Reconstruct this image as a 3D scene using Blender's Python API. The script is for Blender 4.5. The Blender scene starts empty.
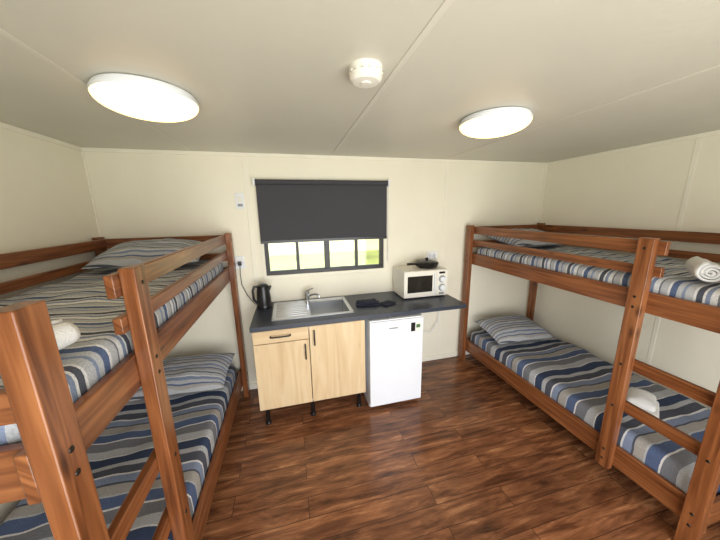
import bpy, bmesh, math, random
from mathutils import Vector, Matrix, noise
random.seed(4)
SC=bpy.context.scene
SC.view_settings.view_transform='Standard'
SC.view_settings.look='None'
SC.view_settings.exposure=0.16
H=2.257; XL=-1.489; XR=2.901; YF=-3.35

def lin(c):
    c=c/255.0
    return c/12.92 if c<=0.04045 else ((c+0.055)/1.055)**2.4
def rgb(r,g,b): return (lin(r),lin(g),lin(b),1)

# ---------------------------------------------------------------- materials
def newmat(name):
    m=bpy.data.materials.new(name); m.use_nodes=True
    nt=m.node_tree; b=nt.nodes['Principled BSDF']
    return m,nt,b
def plain(name,col,rough=.5,metal=0,noise_amt=.04,bump=0,bscale=60,spec=.5,nscale=3):
    m,nt,b=newmat(name)
    b.inputs['Roughness'].default_value=rough; b.inputs['Metallic'].default_value=metal
    b.inputs['Specular IOR Level'].default_value=spec
    tc=nt.nodes.new('ShaderNodeTexCoord'); n=nt.nodes.new('ShaderNodeTexNoise'); n.inputs['Scale'].default_value=nscale
    n.inputs['Detail'].default_value=4
    nt.links.new(tc.outputs['Object'],n.inputs['Vector'])
    cr=nt.nodes.new('ShaderNodeValToRGB')
    cr.color_ramp.elements[0].position=.3; cr.color_ramp.elements[1].position=.7
    cr.color_ramp.elements[0].color=tuple(c*(1-noise_amt) for c in col[:3])+(1,)
    cr.color_ramp.elements[1].color=tuple(min(1,c*(1+noise_amt)) for c in col[:3])+(1,)
    nt.links.new(n.outputs['Fac'],cr.inputs['Fac']); nt.links.new(cr.outputs['Color'],b.inputs['Base Color'])
    if bump:
        n2=nt.nodes.new('ShaderNodeTexNoise'); n2.inputs['Scale'].default_value=bscale; n2.inputs['Detail'].default_value=3
        nt.links.new(tc.outputs['Object'],n2.inputs['Vector'])
        bp=nt.nodes.new('ShaderNodeBump'); bp.inputs['Strength'].default_value=bump; bp.inputs['Distance'].default_value=.01
        nt.links.new(n2.outputs['Fac'],bp.inputs['Height']); nt.links.new(bp.outputs['Normal'],b.inputs['Normal'])
    return m
def wood(name,c1,c2,c3,rough=.4,sx=1.2,sy=22,knots=.8):
    m,nt,b=newmat(name); b.inputs['Roughness'].default_value=rough
    uv=nt.nodes.new('ShaderNodeUVMap'); uv.uv_map='UVMap'
    mp=nt.nodes.new('ShaderNodeMapping'); mp.inputs['Scale'].default_value=(sx,sy,1)
    nt.links.new(uv.outputs['UV'],mp.inputs['Vector'])
    n=nt.nodes.new('ShaderNodeTexNoise'); n.inputs['Scale'].default_value=1.6; n.inputs['Detail'].default_value=6; n.inputs['Distortion'].default_value=1.1
    nt.links.new(mp.outputs['Vector'],n.inputs['Vector'])
    cr=nt.nodes.new('ShaderNodeValToRGB'); e=cr.color_ramp.elements
    e[0].position=.28; e[0].color=c1; e[1].position=.72; e[1].color=c3
    k=e.new(.5); k.color=c2
    nt.links.new(n.outputs['Fac'],cr.inputs['Fac'])
    mp2=nt.nodes.new('ShaderNodeMapping'); mp2.inputs['Scale'].default_value=(3.2,9,1)
    nt.links.new(uv.outputs['UV'],mp2.inputs['Vector'])
    vo=nt.nodes.new('ShaderNodeTexVoronoi'); vo.inputs['Scale'].default_value=1.0
    nt.links.new(mp2.outputs['Vector'],vo.inputs['Vector'])
    c2r=nt.nodes.new('ShaderNodeValToRGB'); c2r.color_ramp.elements[0].position=.04; c2r.color_ramp.elements[0].color=(.22,.16,.13,1)
    c2r.color_ramp.elements[1].position=.15; c2r.color_ramp.elements[1].color=(1,1,1,1)
    nt.links.new(vo.outputs['Distance'],c2r.inputs['Fac'])
    mx=nt.nodes.new('ShaderNodeMixRGB'); mx.blend_type='MULTIPLY'; mx.inputs['Fac'].default_value=knots
    nt.links.new(cr.outputs['Color'],mx.inputs['Color1']); nt.links.new(c2r.outputs['Color'],mx.inputs['Color2'])
    nt.links.new(mx.outputs['Color'],b.inputs['Base Color'])
    return m
def stripes(name,period,cols,off=0,axis='Y'):
    m,nt,b=newmat(name); b.inputs['Roughness'].default_value=.9; b.inputs['Specular IOR Level'].default_value=.15
    tc=nt.nodes.new('ShaderNodeTexCoord')
    nz=nt.nodes.new('ShaderNodeTexNoise'); nz.inputs['Scale'].default_value=3
    nt.links.new(tc.outputs['Object'],nz.inputs['Vector'])
    sp=nt.nodes.new('ShaderNodeSeparateXYZ'); nt.links.new(tc.outputs['Object'],sp.inputs['Vector'])
    w=nt.nodes.new('ShaderNodeMath'); w.operation='MULTIPLY_ADD'; w.inputs[1].default_value=.06
    nt.links.new(nz.outputs['Fac'],w.inputs[0]); nt.links.new(sp.outputs[axis],w.inputs[2])
    ad=nt.nodes.new('ShaderNodeMath'); ad.operation='MULTIPLY_ADD'; ad.inputs[1].default_value=1/period; ad.inputs[2].default_value=off+50
    nt.links.new(w.outputs[0],ad.inputs[0])
    fr=nt.nodes.new('ShaderNodeMath'); fr.operation='FRACT'; nt.links.new(ad.outputs[0],fr.inputs[0])
    cr=nt.nodes.new('ShaderNodeValToRGB'); cr.color_ramp.interpolation='CONSTANT'
    tot=sum(c[0] for c in cols); p=0; e=cr.color_ramp.elements
    for i,(wd,c) in enumerate(cols):
        if i==0: el=e[0]; el.position=0
        elif i==1: el=e[1]; el.position=p/tot
        else: el=e.new(p/tot)
        el.color=rgb(*c); p+=wd
    nt.links.new(fr.outputs[0],cr.inputs['Fac'])
    n2=nt.nodes.new('ShaderNodeTexNoise'); n2.inputs['Scale'].default_value=180
    nt.links.new(tc.outputs['Object'],n2.inputs['Vector'])
    c2=nt.nodes.new('ShaderNodeValToRGB'); c2.color_ramp.elements[0].color=(.68,.68,.68,1); c2.color_ramp.elements[1].color=(1,1,1,1)
    c2.color_ramp.elements[0].position=.38; c2.color_ramp.elements[1].position=.6
    nt.links.new(n2.outputs['Fac'],c2.inputs['Fac'])
    mx=nt.nodes.new('ShaderNodeMixRGB'); mx.blend_type='MULTIPLY'; mx.inputs['Fac'].default_value=.6
    nt.links.new(cr.outputs['Color'],mx.inputs['Color1']); nt.links.new(c2.outputs['Color'],mx.inputs['Color2'])
    nt.links.new(mx.outputs['Color'],b.inputs['Base Color'])
    return m
def floor_mat():
    m,nt,b=newmat('floor_laminate'); b.inputs['Roughness'].default_value=.24
    tc=nt.nodes.new('ShaderNodeTexCoord')
    br=nt.nodes.new('ShaderNodeTexBrick'); br.offset=.37; br.offset_frequency=2
    br.inputs['Scale'].default_value=1; br.inputs['Brick Width'].default_value=1.2; br.inputs['Row Height'].default_value=.125
    br.inputs['Mortar Size'].default_value=.0018; br.inputs['Mortar Smooth'].default_value=.2; br.inputs['Bias'].default_value=0
    br.inputs['Color1'].default_value=(0,0,0,1); br.inputs['Color2'].default_value=(1,1,1,1); br.inputs['Mortar'].default_value=(.5,.5,.5,1)
    nt.links.new(tc.outputs['Object'],br.inputs['Vector'])
    mp=nt.nodes.new('ShaderNodeMapping'); mp.inputs['Scale'].default_value=(1.9,14,1)
    nt.links.new(tc.outputs['Object'],mp.inputs['Vector'])
    sc=nt.nodes.new('ShaderNodeVectorMath'); sc.operation='MULTIPLY_ADD'; sc.inputs[1].default_value=(7,7,7)
    nt.links.new(br.outputs['Color'],sc.inputs[0]); nt.links.new(mp.outputs['Vector'],sc.inputs[2])
    n=nt.nodes.new('ShaderNodeTexNoise'); n.inputs['Scale'].default_value=1.5; n.inputs['Detail'].default_value=9; n.inputs['Roughness'].default_value=.68; n.inputs['Distortion'].default_value=.6
    nt.links.new(sc.outputs[0],n.inputs['Vector'])
    cr=nt.nodes.new('ShaderNodeValToRGB'); e=cr.color_ramp.elements
    e[0].position=.3; e[0].color=rgb(62,40,28); e[1].position=.70; e[1].color=rgb(190,140,100)
    k=e.new(.43); k.color=rgb(106,68,45); k=e.new(.57); k.color=rgb(144,96,64)
    nt.links.new(n.outputs['Fac'],cr.inputs['Fac'])
    mp3=nt.nodes.new('ShaderNodeMapping'); mp3.inputs['Scale'].default_value=(2.4,6,1)
    nt.links.new(tc.outputs['Object'],mp3.inputs['Vector'])
    n3=nt.nodes.new('ShaderNodeTexNoise'); n3.inputs['Scale'].default_value=1.4; n3.inputs['Detail'].default_value=3
    nt.links.new(mp3.outputs['Vector'],n3.inputs['Vector'])
    c3=nt.nodes.new('ShaderNodeValToRGB'); c3.color_ramp.elements[0].position=.34; c3.color_ramp.elements[0].color=(.62,.56,.53,1); c3.color_ramp.elements[1].position=.54; c3.color_ramp.elements[1].color=(1,1,1,1)
    nt.links.new(n3.outputs['Fac'],c3.inputs['Fac'])
    mz=nt.nodes.new('ShaderNodeMixRGB'); mz.blend_type='MULTIPLY'; mz.inputs['Fac'].default_value=.75
    nt.links.new(cr.outputs['Color'],mz.inputs['Color1']); nt.links.new(c3.outputs['Color'],mz.inputs['Color2'])
    tone=nt.nodes.new('ShaderNodeValToRGB'); tone.color_ramp.elements[0].color=(.82,.79,.77,1); tone.color_ramp.elements[1].color=(1.18,1.14,1.1,1)
    nt.links.new(br.outputs['Color'],tone.inputs['Fac'])
    mx=nt.nodes.new('ShaderNodeMixRGB'); mx.blend_type='MULTIPLY'; mx.inputs['Fac'].default_value=1
    nt.links.new(mz.outputs['Color'],mx.inputs['Color1']); nt.links.new(tone.outputs['Color'],mx.inputs['Color2'])
    m2=nt.nodes.new('ShaderNodeMixRGB'); m2.inputs['Color2'].default_value=rgb(54,35,26)
    nt.links.new(br.outputs['Fac'],m2.inputs['Fac']); nt.links.new(mx.outputs['Color'],m2.inputs['Color1'])
    nt.links.new(m2.outputs['Color'],b.inputs['Base Color'])
    bp=nt.nodes.new('ShaderNodeBump'); bp.inputs['Strength'].default_value=.12; bp.inputs['Distance'].default_value=.003
    nt.links.new(n.outputs['Fac'],bp.inputs['Height']); nt.links.new(bp.outputs['Normal'],b.inputs['Normal'])
    return m
def emis(name,col,st):
    m,nt,b=newmat(name); b.inputs['Base Color'].default_value=(.6,.56,.5,1)
    b.inputs['Emission Color'].default_value=col; b.inputs['Emission Strength'].default_value=st
    return m
def glass_mat():
    m=bpy.data.materials.new('window_glass'); m.use_nodes=True; nt=m.node_tree; nt.nodes.clear()
    o=nt.nodes.new('ShaderNodeOutputMaterial'); mx=nt.nodes.new('ShaderNodeMixShader'); t=nt.nodes.new('ShaderNodeBsdfTransparent'); g=nt.nodes.new('ShaderNodeBsdfGlossy')
    g.inputs['Roughness'].default_value=.02; mx.inputs[0].default_value=.05
    nt.links.new(t.outputs[0],mx.inputs[1]); nt.links.new(g.outputs[0],mx.inputs[2]); nt.links.new(mx.outputs[0],o.inputs[0])
    return m

M={}
M['wall']=plain('wall_paint_cream',rgb(240,234,214),.55,bump=.08,bscale=40,noise_amt=.02)
M['ceil']=plain('ceiling_paint',rgb(207,203,189),.45,bump=.08,bscale=30,noise_amt=.02)
M['trim']=plain('trim_paint',rgb(241,236,218),.5)
M['ctrim']=plain('ceiling_batten_paint',rgb(214,210,196),.5)
M['floor']=floor_mat()
M['pine']=wood('stained_pine',rgb(86,46,23),rgb(124,73,40),rgb(154,98,58),.28)
M['birch']=wood('birch_laminate',rgb(206,176,134),rgb(219,192,150),rgb(226,204,166),.4,sx=.8,sy=9,knots=.15)
M['counter']=plain('countertop_slate',rgb(56,62,74),.35,noise_amt=.15,bump=.03)
M['steel']=plain('stainless_steel',rgb(205,207,210),.28,metal=1)
M['chrome']=plain('chrome',rgb(220,222,226),.1,metal=1)
M['white']=plain('white_enamel',rgb(234,237,241),.3)
M['cream']=plain('cream_plastic',rgb(234,230,218),.4)
M['grey']=plain('grey_plastic',rgb(150,152,155),.4)
M['black']=plain('black_plastic',rgb(20,20,22),.3)
M['dark']=plain('dark_bronze_frame',rgb(32,28,26),.4)
M['blind']=plain('blind_fabric',rgb(66,65,70),.85,bump=.05,bscale=300)
M['mwglass']=plain('microwave_glass',rgb(38,36,32),.12)
M['towel']=plain('towel_terry',rgb(236,236,234),.95,bump=.5,bscale=220)
M['cloth']=plain('dark_cloth',rgb(36,40,56),.9,bump=.4,bscale=150)
M['lamp']=emis('lamp_diffuser',(1,.66,.25,1),2.9)
M['glass']=glass_mat()
M['bolt']=plain('bolt_metal',rgb(50,42,36),.4,metal=.7)
M['label']=plain('energy_label',rgb(60,110,60),.5)
navy=(62,74,100); blue=(88,103,136); lb=(132,144,168); lg=(182,184,187); wh=(220,220,219); mg=(122,124,130); be=(166,162,156); dg=(84,87,98)
wide=[(3.6,navy),(.5,wh),(3,lg),(.5,mg),(3.2,mg),(.5,wh),(3.4,blue),(.5,lg),(3,be),(.6,dg),(2.6,lb),(.6,wh),(3,dg),(2,lg)]
M['duvet']=stripes('duvet_wide_stripe',.48,wide)
M['duvet2']=stripes('duvet_fine_stripe',.22,[(1.3,blue),(.5,wh),(1.5,lg),(.4,mg),(1.2,wh),(.9,lb),(.5,wh),(1.2,dg),(.5,wh),(1.6,lg),(.6,lb),(1.2,lg)])
M['pil']=stripes('pillow_stripe',.12,[(1.2,lb),(.5,wh),(1.4,lg),(.5,dg),(1.2,lg),(.8,be),(.5,blue),(1.2,lg)])

# ---------------------------------------------------------------- mesh builder
class MB:
    def __init__(s): s.v=[];s.f=[];s.m=[];s.uv=[];s.mats=[];s.sm=[]
    def mi(s,m):
        if m not in s.mats: s.mats.append(m)
        return s.mats.index(m)
    def add(s,vs,fs,mat,uvs=None,smooth=False,T=None):
        o=len(s.v); k=s.mi(mat)
        for p in vs:
            p=Vector(p)
            s.v.append(T@p if T else p)
        for i,f in enumerate(fs):
            s.f.append([o+a for a in f]); s.m.append(k); s.sm.append(smooth)
            s.uv.append(uvs[i] if uvs else [(vs[a][0],vs[a][1]) for a in f])
    def box(s,x0,x1,y0,y1,z0,z1,mat='white',T=None):
        if x0>x1:x0,x1=x1,x0
        if y0>y1:y0,y1=y1,y0
        if z0>z1:z0,z1=z1,z0
        vs=[(x,y,z) for x in(x0,x1) for y in(y0,y1) for z in(z0,z1)]
        fs=[(0,1,3,2),(4,6,7,5),(0,4,5,1),(2,3,7,6),(0,2,6,4),(1,5,7,3)]
        d=(x1-x0,y1-y0,z1-z0); L=d.index(max(d)); r=random.random()*20; r2=random.random()*20
        uvs=[]
        for f in fs:
            u=[]
            for a in f:
                p=vs[a]; q=[p[i] for i in range(3) if i!=L]
                u.append((p[L]+r,q[0]+q[1]*1.0+r2))
            uvs.append(u)
        s.add(vs,fs,mat,uvs,False,T)
    def lathe(s,c,prof,mat,seg=32,T=None,smooth=True,cap=True):
        vs=[];fs=[]
        for r,z in prof:
            for i in range(seg):
                a=2*math.pi*i/seg; vs.append((c[0]+r*math.cos(a),c[1]+r*math.sin(a),c[2]+z))
        for j in range(len(prof)-1):
            for i in range(seg):
                k=(i+1)%seg; fs.append((j*seg+i,j*seg+k,(j+1)*seg+k,(j+1)*seg+i))
        if cap:
            fs.append(tuple(reversed(range(seg)))); n=(len(prof)-1)*seg; fs.append(tuple(n+i for i in range(seg)))
        s.add(vs,fs,mat,None,smooth,T)
    def tube(s,pts,r,mat,seg=10,T=None,smooth=True):
        pts=[Vector(p) for p in pts]; vs=[];fs=[]; up=Vector((.13,.2,.97)); n=len(pts)
        prev=None
        for i,p in enumerate(pts):
            t=(pts[min(i+1,n-1)]-pts[max(i-1,0)]).normalized()
            if prev is None:
                a=t.cross(up)
                if a.length<.2: a=t.cross(Vector((1,0,0)))
                a.normalize()
            else:
                a=(prev-t*prev.dot(t)).normalized()
            prev=a; b=t.cross(a)
            rr=r[i] if isinstance(r,(list,tuple)) else r
            for k in range(seg):
                w=2*math.pi*k/seg; q=p+(a*math.cos(w)+b*math.sin(w))*rr; vs.append(tuple(q))
        for j in range(n-1):
            for i in range(seg):
                k=(i+1)%seg; fs.append((j*seg+i,j*seg+k,(j+1)*seg+k,(j+1)*seg+i))
        fs.append(tuple(reversed(range(seg)))); o=(n-1)*seg; fs.append(tuple(o+i for i in range(seg)))
        s.add(vs,fs,mat,None,smooth,T)
    def soft(s,x0,x1,y0,y1,z0,z1,r,mat,amp=.008,fr=4,n=(24,40,5),T=None,seed=0,puff=0):
        c=Vector(((x0+x1)/2,(y0+y1)/2,(z0+z1)/2)); h=Vector(((x1-x0)/2,(y1-y0)/2,(z1-z0)/2))
        idx={};vs=[];fs=[]
        nx,ny,nz=n
        def g(i,j,k):
            if (i,j,k) in idx: return idx[(i,j,k)]
            p=Vector((h.x*(2*i/nx-1),h.y*(2*j/ny-1),h.z*(2*k/nz-1)))
            q=Vector([max(-(h[a]-r),min(h[a]-r,p[a])) for a in range(3)])
            d=p-q
            if d.length>1e-6: p=q+d.normalized()*r if sum(1 for a in range(3) if abs(d[a])>1e-6)>1 else q+d
            w=c+p
            N=noise.noise(Vector((w.x*fr+seed,w.y*fr,w.z*fr)))+.5*noise.noise(Vector((w.x*fr*2.7,w.y*fr*2.1+seed,w.z*2)))
            if k>0: w.z+=amp*N*(k/nz)+puff*(1-(p.x/h.x)**2)*(1-(p.y/h.y)**2)*(k/nz)
            idx[(i,j,k)]=len(vs); vs.append(tuple(w)); return idx[(i,j,k)]
        for i in range(nx):
            for j in range(ny):
                fs.append((g(i,j,nz),g(i+1,j,nz),g(i+1,j+1,nz),g(i,j+1,nz)))
                fs.append((g(i,j,0),g(i,j+1,0),g(i+1,j+1,0),g(i+1,j,0)))
        for k in range(nz):
            for i in range(nx):
                fs.append((g(i,0,k),g(i+1,0,k),g(i+1,0,k+1),g(i,0,k+1)))
                fs.append((g(i,ny,k),g(i,ny,k+1),g(i+1,ny,k+1),g(i+1,ny,k)))
            for j in range(ny):
                fs.append((g(0,j,k),g(0,j,k+1),g(0,j+1,k+1),g(0,j+1,k)))
                fs.append((g(nx,j,k),g(nx,j+1,k),g(nx,j+1,k+1),g(nx,j,k+1)))
        s.add(vs,fs,mat,None,True,T)
    def pillow(s,w,l,t,mat,T=None,seed=0):
        n=26;vs=[];fs=[];idx={}
        for side in(1,-1):
            for i in range(n+1):
                for j in range(n+1):
                    u=2*i/n-1; v=2*j/n-1
                    if side==-1 and (i in(0,n) or j in(0,n)): idx[(side,i,j)]=idx[(1,i,j)]; continue
                    e=max((1-abs(u)**2.6)*(1-abs(v)**2.6),0)
                    z=side*t/2*e**.5*(1 if side==1 else .5)
                    N=noise.noise(Vector((u*2.2+seed,v*2.2,side)))+.5*noise.noise(Vector((u*6,v*5+seed,side)))
                    z+=.014*N*e
                    x=w/2*u*(1-.05*(1-abs(v))); y=l/2*v*(1-.06*(1-abs(u)))
                    idx[(side,i,j)]=len(vs); vs.append((x,y,z+.5*t/2))
        for i in range(n):
            for j in range(n):
                fs.append((idx[(1,i,j)],idx[(1,i+1,j)],idx[(1,i+1,j+1)],idx[(1,i,j+1)]))
                fs.append((idx[(-1,i,j)],idx[(-1,i,j+1)],idx[(-1,i+1,j+1)],idx[(-1,i+1,j)]))
        s.add(vs,fs,mat,None,True,T)
    def obj(s,name,bevel=0,seg=2,origin=None,sharp=35,parent=None):
        me=bpy.data.meshes.new(name)
        O=Vector(origin) if origin else Vector((0,0,0))
        me.from_pydata([tuple(p-O) for p in s.v],[],s.f)
        for m in s.mats: me.materials.append(M[m])
        ul=me.uv_layers.new(name='UVMap')
        for p,mi,u,sm in zip(me.polygons,s.m,s.uv,s.sm):
            p.material_index=mi; p.use_smooth=sm
            for li,c in zip(p.loop_indices,u): ul.data[li].uv=c
        me.update()
        bm=bmesh.new(); bm.from_mesh(me); bmesh.ops.recalc_face_normals(bm,faces=bm.faces); bm.to_mesh(me); bm.free()
        try: me.set_sharp_from_angle(angle=math.radians(sharp))
        except Exception: pass
        ob=bpy.data.objects.new(name,me); SC.collection.objects.link(ob); ob.location=O
        if bevel:
            md=ob.modifiers.new('bevel','BEVEL'); md.width=bevel; md.segments=seg; md.limit_method='ANGLE'; md.angle_limit=math.radians(40)
        if parent: ob.parent=parent
        return ob
def Tm(loc,rz=0,rx=0,ry=0):
    return Matrix.Translation(loc)@Matrix.Rotation(rz,4,'Z')@Matrix.Rotation(ry,4,'Y')@Matrix.Rotation(rx,4,'X')

# ---------------------------------------------------------------- room shell
t=.08
b=MB(); b.box(XL-t,XR+t,YF-t,t,-.08,0,'floor'); b.obj('floor')
b=MB(); b.box(XL-t,XR+t,YF-t,t,H,H+.08,'ceil'); b.obj('ceiling')
b=MB(); b.box(XL-t,XL,YF,0,0,H,'wall'); b.obj('wall_left')
b=MB(); b.box(XR,XR+t,YF,0,0,H,'wall'); b.obj('wall_right')
wx0,wx1,wz0,wz1=-.24,.93,1.165,2.0
b=MB()
b.box(XL-t,wx0,0,t,0,H,'wall'); b.box(wx1,XR+t,0,t,0,H,'wall'); b.box(wx0,wx1,0,t,0,wz0,'wall'); b.box(wx0,wx1,0,t,wz1,H,'wall'); b.obj('wall_back')
dx0,dx1,dz=-.5,1.7,2.05  # unseen opening behind the camera, added and made wide for more uniform light
b=MB()
b.box(XL-t,dx0,YF-t,YF,0,H,'wall'); b.box(dx1,XR+t,YF-t,YF,0,H,'wall'); b.box(dx0,dx1,YF-t,YF,dz,H,'wall'); b.obj('wall_front')
b=MB(); b.box(dx0-.05,dx0,YF+.001,YF+.02,0,dz,'trim'); b.box(dx1,dx1+.05,YF+.001,YF+.02,0,dz,'trim'); b.box(dx0-.05,dx1+.05,YF+.001,YF+.02,dz,dz+.05,'trim'); b.obj('trim_added_doorway')  # architrave around the added opening, out of view
n=1
def trim(x0,x1,y0,y1,z0,z1,mat='trim',nm=None):
    global n
    b=MB(); b.box(x0,x1,y0,y1,z0,z1,mat); b.obj(nm or 'trim_%d'%n,bevel=.002); n+=1
for x in(-.74,.42,1.58): trim(x-.011,x+.011,YF+.005,-.03,H-.003,H,'ctrim')
trim(XL,XR,-.012,0,H-.03,H); trim(XL,XL+.012,YF,-.012,H-.03,H); trim(XR-.012,XR,YF,-.012,H-.03,H)
trim(XL,XL+.012,-.01,0,0,H-.03); trim(XR-.02,XR,-.01,0,0,H-.03)
trim(-.355,-.315,-.006,0,.08,H-.03); trim(1.605,1.64,-.006,0,.08,H-.03)
trim(XL,XL+.004,-1.24,-1.21,0,H-.03); trim(XR-.004,XR,-1.24,-1.21,0,H-.03)
trim(XL+.03,XR-.03,-.012,0,0,.06,nm='baseboard_back')
trim(XL,XL+.008,YF,-.012,0,.06,nm='baseboard_left'); trim(XR-.01,XR,YF,-.012,0,.06,nm='baseboard_right')

# ---------------------------------------------------------------- window
b=MB()
fw=.035
b.box(wx0,wx1,.0,.05,wz0,wz0+fw,'dark'); b.box(wx0,wx1,.0,.05,wz1-fw,wz1,'dark')
b.box(wx0,wx0+fw,.0,.05,wz0+fw,wz1-fw,'dark'); b.box(wx1-fw,wx1,.0,.05,wz0+fw,wz1-fw,'dark')
for x,w in((.345,.026),(.06,.014),(.645,.014)): b.box(x-w,x+w,.008,.042,wz0+fw,wz1-fw,'dark')
b.box(wx0+fw,wx1-fw,.024,.027,wz0+fw,wz1-fw,'glass')
b.box(wx0-.03,wx1+.03,-.012,0,wz0-.03,wz0,'trim')
b.box(wx0-.026,wx0-.002,-.010,0,wz0,wz1,'trim'); b.box(wx1+.002,wx1+.026,-.010,0,wz0,wz1,'trim')
b.obj('window_1',bevel=.002)
b=MB()
b.box(-.262,.953,-.034,-.031,1.49,2.03,'blind'); b.box(-.262,.953,-.040,-.025,1.475,1.50,'black')
b.tube([(-.262,-.045,2.015),(.953,-.045,2.015)],.022,'blind',20)
b.box(-.278,-.264,-.075,-.0125,1.985,2.045,'white'); b.box(.955,.969,-.075,-.0125,1.985,2.045,'white')
b.tube([(.962,-.05,2.0),(.962,-.05,1.25),(.962,-.044,1.24),(.962,-.038,1.25),(.962,-.038,2.0)],.002,'white',6)
b.obj('roller_blind')

# ---------------------------------------------------------------- ceiling fixtures
for i,(x,y) in enumerate(((-.545,-1.20),(1.165,-1.225))):
    b=MB(); k=1.08
    b.lathe((x,y,H-.035),[(.13*k,.035),(.165*k,.03),(.174*k,.012),(.172*k,0)],'white',56)
    pr=[(.172*k,-.0)]+[(.171*k*math.cos(a),-.06*math.sin(a)) for a in [q*math.pi/2/14 for q in range(1,14)]]+[(.004,-.06)]
    b.lathe((x,y,H-.035),pr,'lamp',56)
    b.obj('ceiling_light',origin=(x,y,H-.04),sharp=50)
b=MB(); c=(.305,-1.60,H-.045)
b.lathe(c,[(.06,.045),(.06,.03),(.055,.028),(.055,.022),(.06,.02),(.058,.006),(.047,-.004),(.02,-.006),(.018,-.010),(.002,-.010)],'cream',36)
for k in range(14):
    a=k*2*math.pi/14; b.box(-.004,.004,.052,.0612,.0225,.0275,'cream',T=Tm(c,rz=a))
b.obj('smoke_detector',origin=c)

# ---------------------------------------------------------------- bunk beds
T=1.58; W=.935; Lb=1.938; Mp=1.532; y0=-.093
def bunk(X0,s):
    b=MB()
    def bx(a0,a1,y_0,y_1,z0,z1,mat='pine'): b.box(X0+s*a0,X0+s*a1,y_0,y_1,z0,z1,mat)
    hx=.023; hy=.036
    yf=y0; yn=y0-Lb; ym=y0-Mp
    for a in(0,W):
        for y in(yf,yn): bx(a-hx,a+hx,y-hy,y+hy,0,T+.005)
    bx(-hx,hx,ym-hy,ym+hy,.105,T+.005)
    r0,r1=hx,hx+.026
    for (p,q) in((r0,r1),(W-r1,W-r0)):
        bx(p,q,yf+hy*.9,yn-hy*.9,.13,.27)
        bx(p,q,yf+hy*.9,yn-hy*.9,1.165,1.285)
    bx(r0,r1,yf+hy*.9,ym-hy-.03,1.495,1.57); bx(r0,r1,yf+hy*.9,ym-hy-.03,1.375,1.43)
    bx(W-r1,W-r0,yf+hy*.9,yn-hy*.9,1.495,1.57); bx(W-r1,W-r0,yf+hy*.9,yn-hy*.9,1.375,1.43)
    for y in(yf,yn):
        for z0,z1 in((.13,.27),(1.165,1.285),(1.345,1.415),(1.495,1.57)):
            bx(hx,W-hx,y-.013,y+.013,z0,z1)
    for z in(.52,.80): bx(r0,r0+.028,ym+hy,yn-hy,z,z+.07)
    for z in(.135,1.17):
        for (p,q) in((r1,r1+.025),(W-r1-.025,W-r1)): bx(p,q,yf-.02,yn+.02,z,z+.025)
        y=yf-.06
        while y>yn+.06:
            bx(r1+.002,W-r1-.002,y,y-.06,z+.025,z+.04); y-=.135
    for y in(yf,ym,yn):
        for z in(.165,.235,1.195,1.255)+((1.53,) if y!=yn else ()):
            b.tube([(X0-s*(hx-.004),y,z),(X0-s*(hx+.003),y,z)],.008,'bolt',12)
    for z in(.555,.835):
        for y in(ym,yn): b.tube([(X0-s*(hx-.004),y,z),(X0-s*(hx+.003),y,z)],.008,'bolt',12)
    return b.obj('bunk_bed',bevel=.005,seg=2,origin=(X0+s*W/2,y0-Lb/2,0))
RX=1.885; LX=-.515
bunk(RX,1); bunk(LX,-1)
def bed(X0,s,zb,top,mat,seed):
    a,c=X0+s*.056,X0+s*(W-.056)
    x0,x1=min(a,c),max(a,c); y1=y0-.025; yb=y0-Lb+.025
    b=MB(); b.soft(x0,x1,yb,y1,zb,top,.045,mat,amp=.022,fr=3.6,n=(34,68,7),seed=seed)
    b.obj('mattress',origin=((x0+x1)/2,(yb+y1)/2,zb))
bed(RX,1,.178,.375,'duvet',1); bed(RX,1,1.213,1.36,'duvet2',5); bed(LX,-1,.178,.385,'duvet',9); bed(LX,-1,1.213,1.37,'duvet2',13)
def pillow(x,y,z,rz,rx,seed,w=.66,l=.44,t=.19):
    b=MB(); b.pillow(w,l,t,'pil',seed=seed)
    o=b.obj('pillow'); o.location=(x,y,z); o.rotation_euler=(rx,0,rz)
pillow(RX+.42,-.36,.41,-.05,.16,1)
pillow(RX+.46,-.36,1.395,.03,.14,2)
pillow(LX-.46,-.36,1.415,.05,.18,3,w=.66)
pillow(LX-.38,-.37,.42,-.04,.14,4,t=.2)
def towel(x,y,z,rz,sx=1):
    b=MB()
    b.soft(-.13*sx,.13*sx,-.09,.09,0,.055,.026,'towel',amp=.010,fr=9,n=(16,14,4))
    b.soft(-.10*sx,.10*sx,-.07,.07,.053,.10,.022,'towel',amp=.010,fr=9,n=(16,14,4),seed=3,puff=.03)
    o=b.obj('folded_towel'); o.location=(x,y,z); o.rotation_euler=(0,0,rz)
def roll(x,y,z,rz,L=.2,R=.045):
    b=MB(); turns=3.2; N=70
    prof=[]
    for i in range(N+1):
        a=turns*2*math.pi*i/N; r=.008+(R-.008)*i/N; prof.append((r*math.cos(a),r*math.sin(a)))
    vs=[];fs=[]; K=8
    for k in range(K+1):
        xx=-L/2+L*k/K; sc=1-.10*abs(2*k/K-1)**4
        for (p,q) in prof: vs.append((xx,p*sc,q*sc+R+.004*noise.noise(Vector((xx*20,p*20,q*20)))))
    n1=N+1
    for k in range(K):
        for i in range(N): fs.append((k*n1+i,k*n1+i+1,(k+1)*n1+i+1,(k+1)*n1+i))
    b.add(vs,fs,'towel',None,True)
    o=b.obj('rolled_towel',sharp=80); o.location=(x,y,z); o.rotation_euler=(0,0,rz)
    md=o.modifiers.new('thick','SOLIDIFY'); md.thickness=.010; md.offset=-1
towel(2.245,-1.56,.392,.5,1.0)
roll(2.10,-1.76,1.368,.6,.26,.058)
roll(-.665,-1.80,1.376,1.25,.13,.046)

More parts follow.
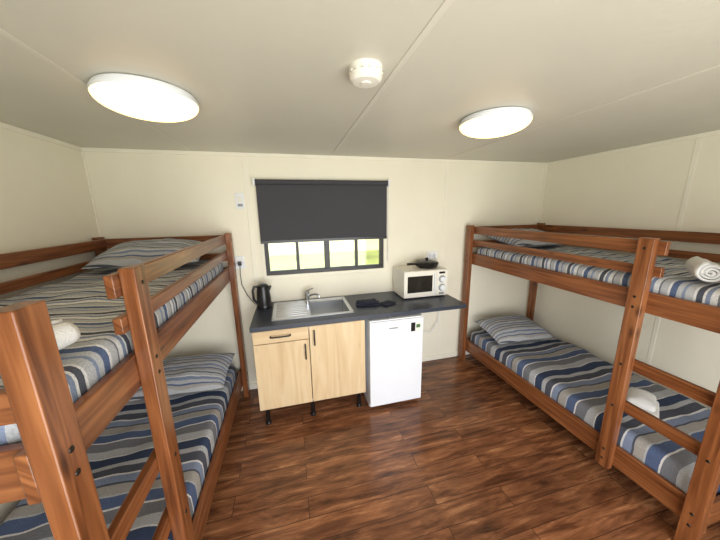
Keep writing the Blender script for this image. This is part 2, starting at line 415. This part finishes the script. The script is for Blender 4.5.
# ---------------------------------------------------------------- kitchenette
CX0,CX1,CY=-.345,1.53,-.602; CM=.562
sx0,sx1,sy0,sy1=-.19,.49,-.51,-.06
bx0,bx1,by0,by1=.13,.46,-.47,-.13
bench=bpy.data.objects.new('kitchen_bench',None); SC.collection.objects.link(bench)
b=MB(); z0,z1=.865,.9
b.box(CX0,bx0-.008,CY,-.002,z0,z1,'counter'); b.box(bx1+.008,CX1,CY,-.002,z0,z1,'counter')
b.box(bx0-.008,bx1+.008,CY,by0-.008,z0,z1,'counter'); b.box(bx0-.008,bx1+.008,by1+.008,-.002,z0,z1,'counter')
b.obj('countertop',parent=bench)
b=MB()
cl=CX0+.012; zb=.17
b.box(cl,cl+.016,-.575,-.02,zb,.865,'white'); b.box(CM-.016,CM,-.575,-.02,zb,.865,'white')
b.box(cl+.016,CM-.016,-.575,-.02,zb,zb+.016,'white'); b.box(cl+.016,CM-.016,-.03,-.02,zb+.016,.865,'white')
b.box(cl+.016,CM-.016,-.575,-.557,.83,.865,'white')
mid=.095
f0,f1=-.594,-.576
b.box(cl+.002,mid-.003,f0,f1,.755,.858,'birch')
b.box(cl+.002,mid-.003,f0,f1,zb+.004,.749,'birch')
b.box(mid+.003,CM-.002,f0,f1,zb+.004,.858,'birch')
def handle(p,q):
    d=Vector((0,-.026,0)); p=Vector(p); q=Vector(q)
    b.tube([p,p+d*.8,p+d+(q-p)*.08,(p+q)/2+d*1.1,q+d-(q-p)*.08,q+d*.8,q],.006,'dark',10)
handle((-.20,f0,.81),(-.05,f0,.81)); handle((.06,f0,.71),(.06,f0,.59)); handle((.135,f0,.82),(.135,f0,.70))
for x in(cl+.05,mid,CM-.05):
    for y in(-.53,-.09):
        b.lathe((x,y,0),[(.026,0),(.026,.012),(.017,.02),(.017,.14),(.024,.15),(.024,zb)],'black',18)
b.obj('cabinet',bevel=.0015,parent=bench)
b=MB(); z=.9005; zt=.906
b.box(sx0,bx0,sy0,sy1,z,zt,'steel'); b.box(bx1,sx1,sy0,sy1,z,zt,'steel'); b.box(bx0,bx1,sy0,by0,z,zt,'steel'); b.box(bx0,bx1,by1,sy1,z,zt,'steel')
for (p,q,r,s_) in((sx0,sx1,sy0,sy0+.012),(sx0,sx1,sy1-.012,sy1),(sx0,sx0+.012,sy0,sy1),(sx1-.012,sx1,sy0,sy1)): b.box(p,q,r,s_,zt,zt+.004,'steel')
zd=.77
b.box(bx0-.004,bx0,by0,by1,zd,zt-.001,'steel'); b.box(bx1,bx1+.004,by0,by1,zd,zt-.001,'steel')
b.box(bx0,bx1,by0-.004,by0,zd,zt-.001,'steel'); b.box(bx0,bx1,by1,by1+.004,zd,zt-.001,'steel'); b.box(bx0-.004,bx1+.004,by0-.004,by1+.004,zd-.004,zd,'steel')
b.lathe(((bx0+bx1)/2,(by0+by1)/2,zd),[(.045,0),(.045,.003),(.035,.004),(.03,.001),(.005,.001)],'chrome',24)
for k in range(8):
    yy=sy0+.07+k*.045; b.tube([(sx0+.03,yy,zt),(bx0-.03,yy,zt)],.004,'steel',8)
b.obj('kitchen_sink',bevel=.002)
b=MB(); tx,ty=.12,-.095
b.lathe((tx,ty,.9065),[(.026,0),(.026,.006),(.02,.012),(.02,.075),(.022,.08),(.022,.095),(.012,.105)],'chrome',24)
b.tube([(tx,ty,.955),(tx+.05,ty-.05,.985),(tx+.09,ty-.09,.995),(tx+.105,ty-.105,.985),(tx+.107,ty-.107,.97)],[.012,.011,.011,.011,.010],'chrome',14)
b.tube([(tx,ty,1.005),(tx+.02,ty-.01,1.02),(tx+.06,ty-.03,1.04)],[.010,.007,.006],'chrome',12)
b.obj('kitchen_tap')
b=MB(); kx,ky,kz=-.27,-.135,.9
b.lathe((kx,ky,kz),[(.066,0),(.068,.012),(.066,.02),(.064,.03)],'black',32)
b.lathe((kx,ky,kz+.03),[(.064,0),(.062,.05),(.056,.13),(.050,.17),(.046,.18),(.03,.19),(.01,.193)],'black',32)
b.lathe((kx,ky,kz+.22),[(.012,0),(.014,.012),(.004,.018)],'grey',16)
b.tube([(kx+.04,ky,kz+.16),(kx+.06,ky,kz+.19),(kx+.070,ky,kz+.20)],[.018,.014,.01],'black',12)
b.tube([(kx-.04,ky-.01,kz+.20),(kx-.072,ky-.02,kz+.205),(kx-.086,ky-.022,kz+.17),(kx-.084,ky-.022,kz+.09),(kx-.06,ky-.015,kz+.05)],[.012,.012,.011,.011,.01],'black',12)
b.obj('kettle',origin=(kx,ky,kz))
def outlet(name,x,z,w,h,kind):
    b=MB(); b.box(x-w/2,x+w/2,-.012,0,z-h/2,z+h/2,'white')
    if kind=='double':
        for s in(-1,1):
            b.box(x+s*w*.28-.008,x+s*w*.28+.008,-.016,-.012,z+h*.18,z+h*.36,'cream')
            for q in(-1,1): b.box(x+s*w*.24+q*.007-.0015,x+s*w*.24+q*.007+.0015,-.0125,-.0118,z-.012,z-.002,'black')
    else:
        b.box(x-w*.22,x+w*.22,-.018,-.012,z-h*.05,z+h*.3,'cream'); b.box(x-w*.3,x+w*.3,-.015,-.012,z-h*.35,z-h*.18,'grey')
    return b.obj(name,bevel=.003)
outlet('wall_switch',-.407,1.856,.07,.135,'sw')
outlet('power_outlet',1.49,1.27,.115,.072,'double')
outlet('power_outlet',-.46,1.31,.075,.115,'double')
b=MB(); b.box(-.475,-.445,-.045,-.0165,1.285,1.32,'black')
b.tube([(-.46,-.03,1.287),(-.465,-.035,1.2),(-.46,-.04,1.1),(-.42,-.045,1.0),(-.385,-.05,.945),(-.345,-.09,.915),(-.33,-.12,.912)],.0035,'black',8)
b.obj('kettle_cord')
b=MB(); b.box(1.50,1.53,-.045,-.0165,1.25,1.28,'white')
b.tube([(1.515,-.03,1.25),(1.56,-.04,1.15),(1.60,-.05,1.0),(1.60,-.05,.8),(1.57,-.05,.5),(1.48,-.05,.38),(1.3,-.05,.42),(1.2,-.05,.5)],.004,'white',8)
b.obj('fridge_cord')

b=MB(); mx0,mx1,my0,my1,mz=1.03,1.495,-.32,-.03,.912; mh=.265
b.box(mx0,mx1,my0+.02,my1,mz,mz+mh,'cream')
b.box(mx0,mx1-.125,my0,my0+.019,mz+.002,mz+mh-.002,'cream')
b.box(mx1-.123,mx1,my0,my0+.019,mz+.002,mz+mh-.002,'cream')
b.box(mx0+.035,mx1-.165,my0-.002,my0,mz+.05,mz+mh-.05,'mwglass')
b.box(mx1-.150,mx1-.138,my0-.016,my0,mz+.03,mz+mh-.03,'white')
for zz in(.17,.085):
    b.tube([(mx1-.062,my0-.001,mz+zz),(mx1-.062,my0-.004,mz+zz)],.036,'grey',28)
    b.tube([(mx1-.062,my0-.002,mz+zz),(mx1-.062,my0-.024,mz+zz)],.025,'white',28)
b.box(mx1-.09,mx1-.035,my0-.003,my0,mz+.012,mz+.035,'grey')
b.box(mx1-.095,mx1-.03,my0-.002,my0,mz+.224,mz+.244,'black')
for x in(mx0+.04,mx1-.04):
    for y in(my0+.05,my1-.05): b.lathe((x,y,.9),[(.014,0),(.012,.013)],'black',12)
b.obj('microwave',bevel=.004)
b=MB(); px,py,pz=1.34,-.17,mz+mh+.002
b.lathe((px,py,pz),[(.09,0),(.108,.014),(.118,.045),(.121,.047),(.116,.043),(.106,.016),(.09,.005),(.003,.004)],'black',36,cap=False)
b.lathe((px,py,pz),[(.09,0),(.003,0)],'black',36,cap=False)
b.lathe((px,py,pz+.045),[(.119,0),(.11,.012),(.075,.024),(.02,.031),(.004,.032)],'black',36)
b.lathe((px,py,pz+.076),[(.01,0),(.018,.014),(.012,.02),(.003,.021)],'black',18)
b.tube([(px-.11,py-.02,pz+.035),(px-.16,py-.04,pz+.05),(px-.24,py-.06,pz+.055)],[.009,.011,.012],'black',12)
b.obj('frying_pan')
b=MB()
b.soft(-.11,.11,-.06,.06,0,.018,.008,'cloth',amp=.006,fr=14,n=(16,12,3),T=Tm((.66,-.33,.9005),rz=-.25))
b.soft(-.10,.08,-.05,.05,.017,.034,.008,'cloth',amp=.008,fr=14,n=(16,12,3),T=Tm((.665,-.33,.9005),rz=-.1),seed=4)
b.obj('tea_towel')
b=MB()
b.soft(-.07,.07,-.05,.05,0,.016,.007,'cloth',amp=.006,fr=16,n=(12,10,3),T=Tm((.84,-.38,.9005),rz=.5))
b.obj('oven_mitt')

b=MB(); fx0,fx1=.592,1.078; fy=-.636; fh=.852
b.box(fx0,fx1,fy+.045,-.09,.02,fh,'white')
b.box(fx0,fx1,fy,fy+.04,.045,fh-.012,'white')
b.box(fx0+.008,fx1-.008,fy+.04,fy+.045,.05,fh-.02,'grey')
b.box(fx0,fx1,fy+.012,fy+.045,fh-.010,fh,'white')
b.box(fx0+.01,fx1-.01,fy+.03,fy+.045,.02,.042,'grey')
b.box(fx0+.17,fx0+.25,fy-.0015,fy,fh-.085,fh-.073,'grey')
b.box(fx1-.115,fx1-.075,fy-.0015,fy,fh-.13,fh-.05,'black'); b.box(fx1-.07,fx1-.025,fy-.0015,fy,fh-.13,fh-.05,'cream'); b.box(fx1-.066,fx1-.029,fy-.002,fy-.0015,fh-.10,fh-.07,'label')
for x in(fx0+.05,fx1-.05):
    for y in(fy+.08,-.14): b.lathe((x,y,0),[(.018,0),(.016,.02)],'black',14)
b.obj('bar_fridge',bevel=.004,seg=3)

# ---------------------------------------------------------------- outside
M['grass']=plain('green_grass',rgb(168,178,98),.95,noise_amt=.3,bump=.3,bscale=8,nscale=.5)
M['gravel']=plain('dry_pasture',rgb(236,226,168),.95,noise_amt=.12,bump=.3,bscale=8,nscale=.3)
b=MB(); b.box(-60,60,-60,90,-.55,-.45,'grass'); b.obj('ground_outside')
b=MB(); b.box(-60,60,12.2,80,-.449,-.44,'gravel'); b.obj('pasture_outside')

# ---------------------------------------------------------------- lights
w=bpy.data.worlds.new('sky'); SC.world=w; w.use_nodes=True; nt=w.node_tree; bg=nt.nodes['Background']
bg.inputs['Color'].default_value=(.78,.88,1,1); bg.inputs['Strength'].default_value=.9
def area(name,loc,rot,sx,sy,pw,col):
    l=bpy.data.lights.new(name,'AREA'); l.shape='RECTANGLE'; l.size=sx; l.size_y=sy; l.energy=pw; l.color=col
    o=bpy.data.objects.new(name,l); SC.collection.objects.link(o); o.location=loc; o.rotation_euler=rot; return o
area('doorway_fill_light',((dx0+dx1)/2,YF-.1,1.03),(math.radians(90),0,0),dx1-dx0,2.0,78,(.95,.96,1))  # area lamp added outside the unseen opening, stands in for daylight behind camera
l=bpy.data.lights.new('sun','SUN'); l.energy=3.8; l.angle=.02; l.color=(1,.95,.84)
o=bpy.data.objects.new('sun',l); SC.collection.objects.link(o); o.rotation_euler=(math.radians(18),math.radians(12),0)

# ---------------------------------------------------------------- camera
yaw,pit,rol=.2477,.2120,-.0164
fwv=Vector((math.sin(yaw)*math.cos(pit),math.cos(yaw)*math.cos(pit),-math.sin(pit)))
rt=Vector((math.cos(yaw),-math.sin(yaw),0)); up=rt.cross(fwv)
c,s=math.cos(rol),math.sin(rol)
R=rt*c+up*s; U=rt*(-s)+up*c
cam=bpy.data.cameras.new('camera'); cam.sensor_width=36; cam.lens=273.266/720*36; cam.clip_start=.02; cam.clip_end=300
co=bpy.data.objects.new('camera',cam); SC.collection.objects.link(co)
m=Matrix((R,U,-fwv)).transposed().to_4x4(); m.translation=Vector((0,-2.6724,1.7515)); co.matrix_world=m
SC.camera=co
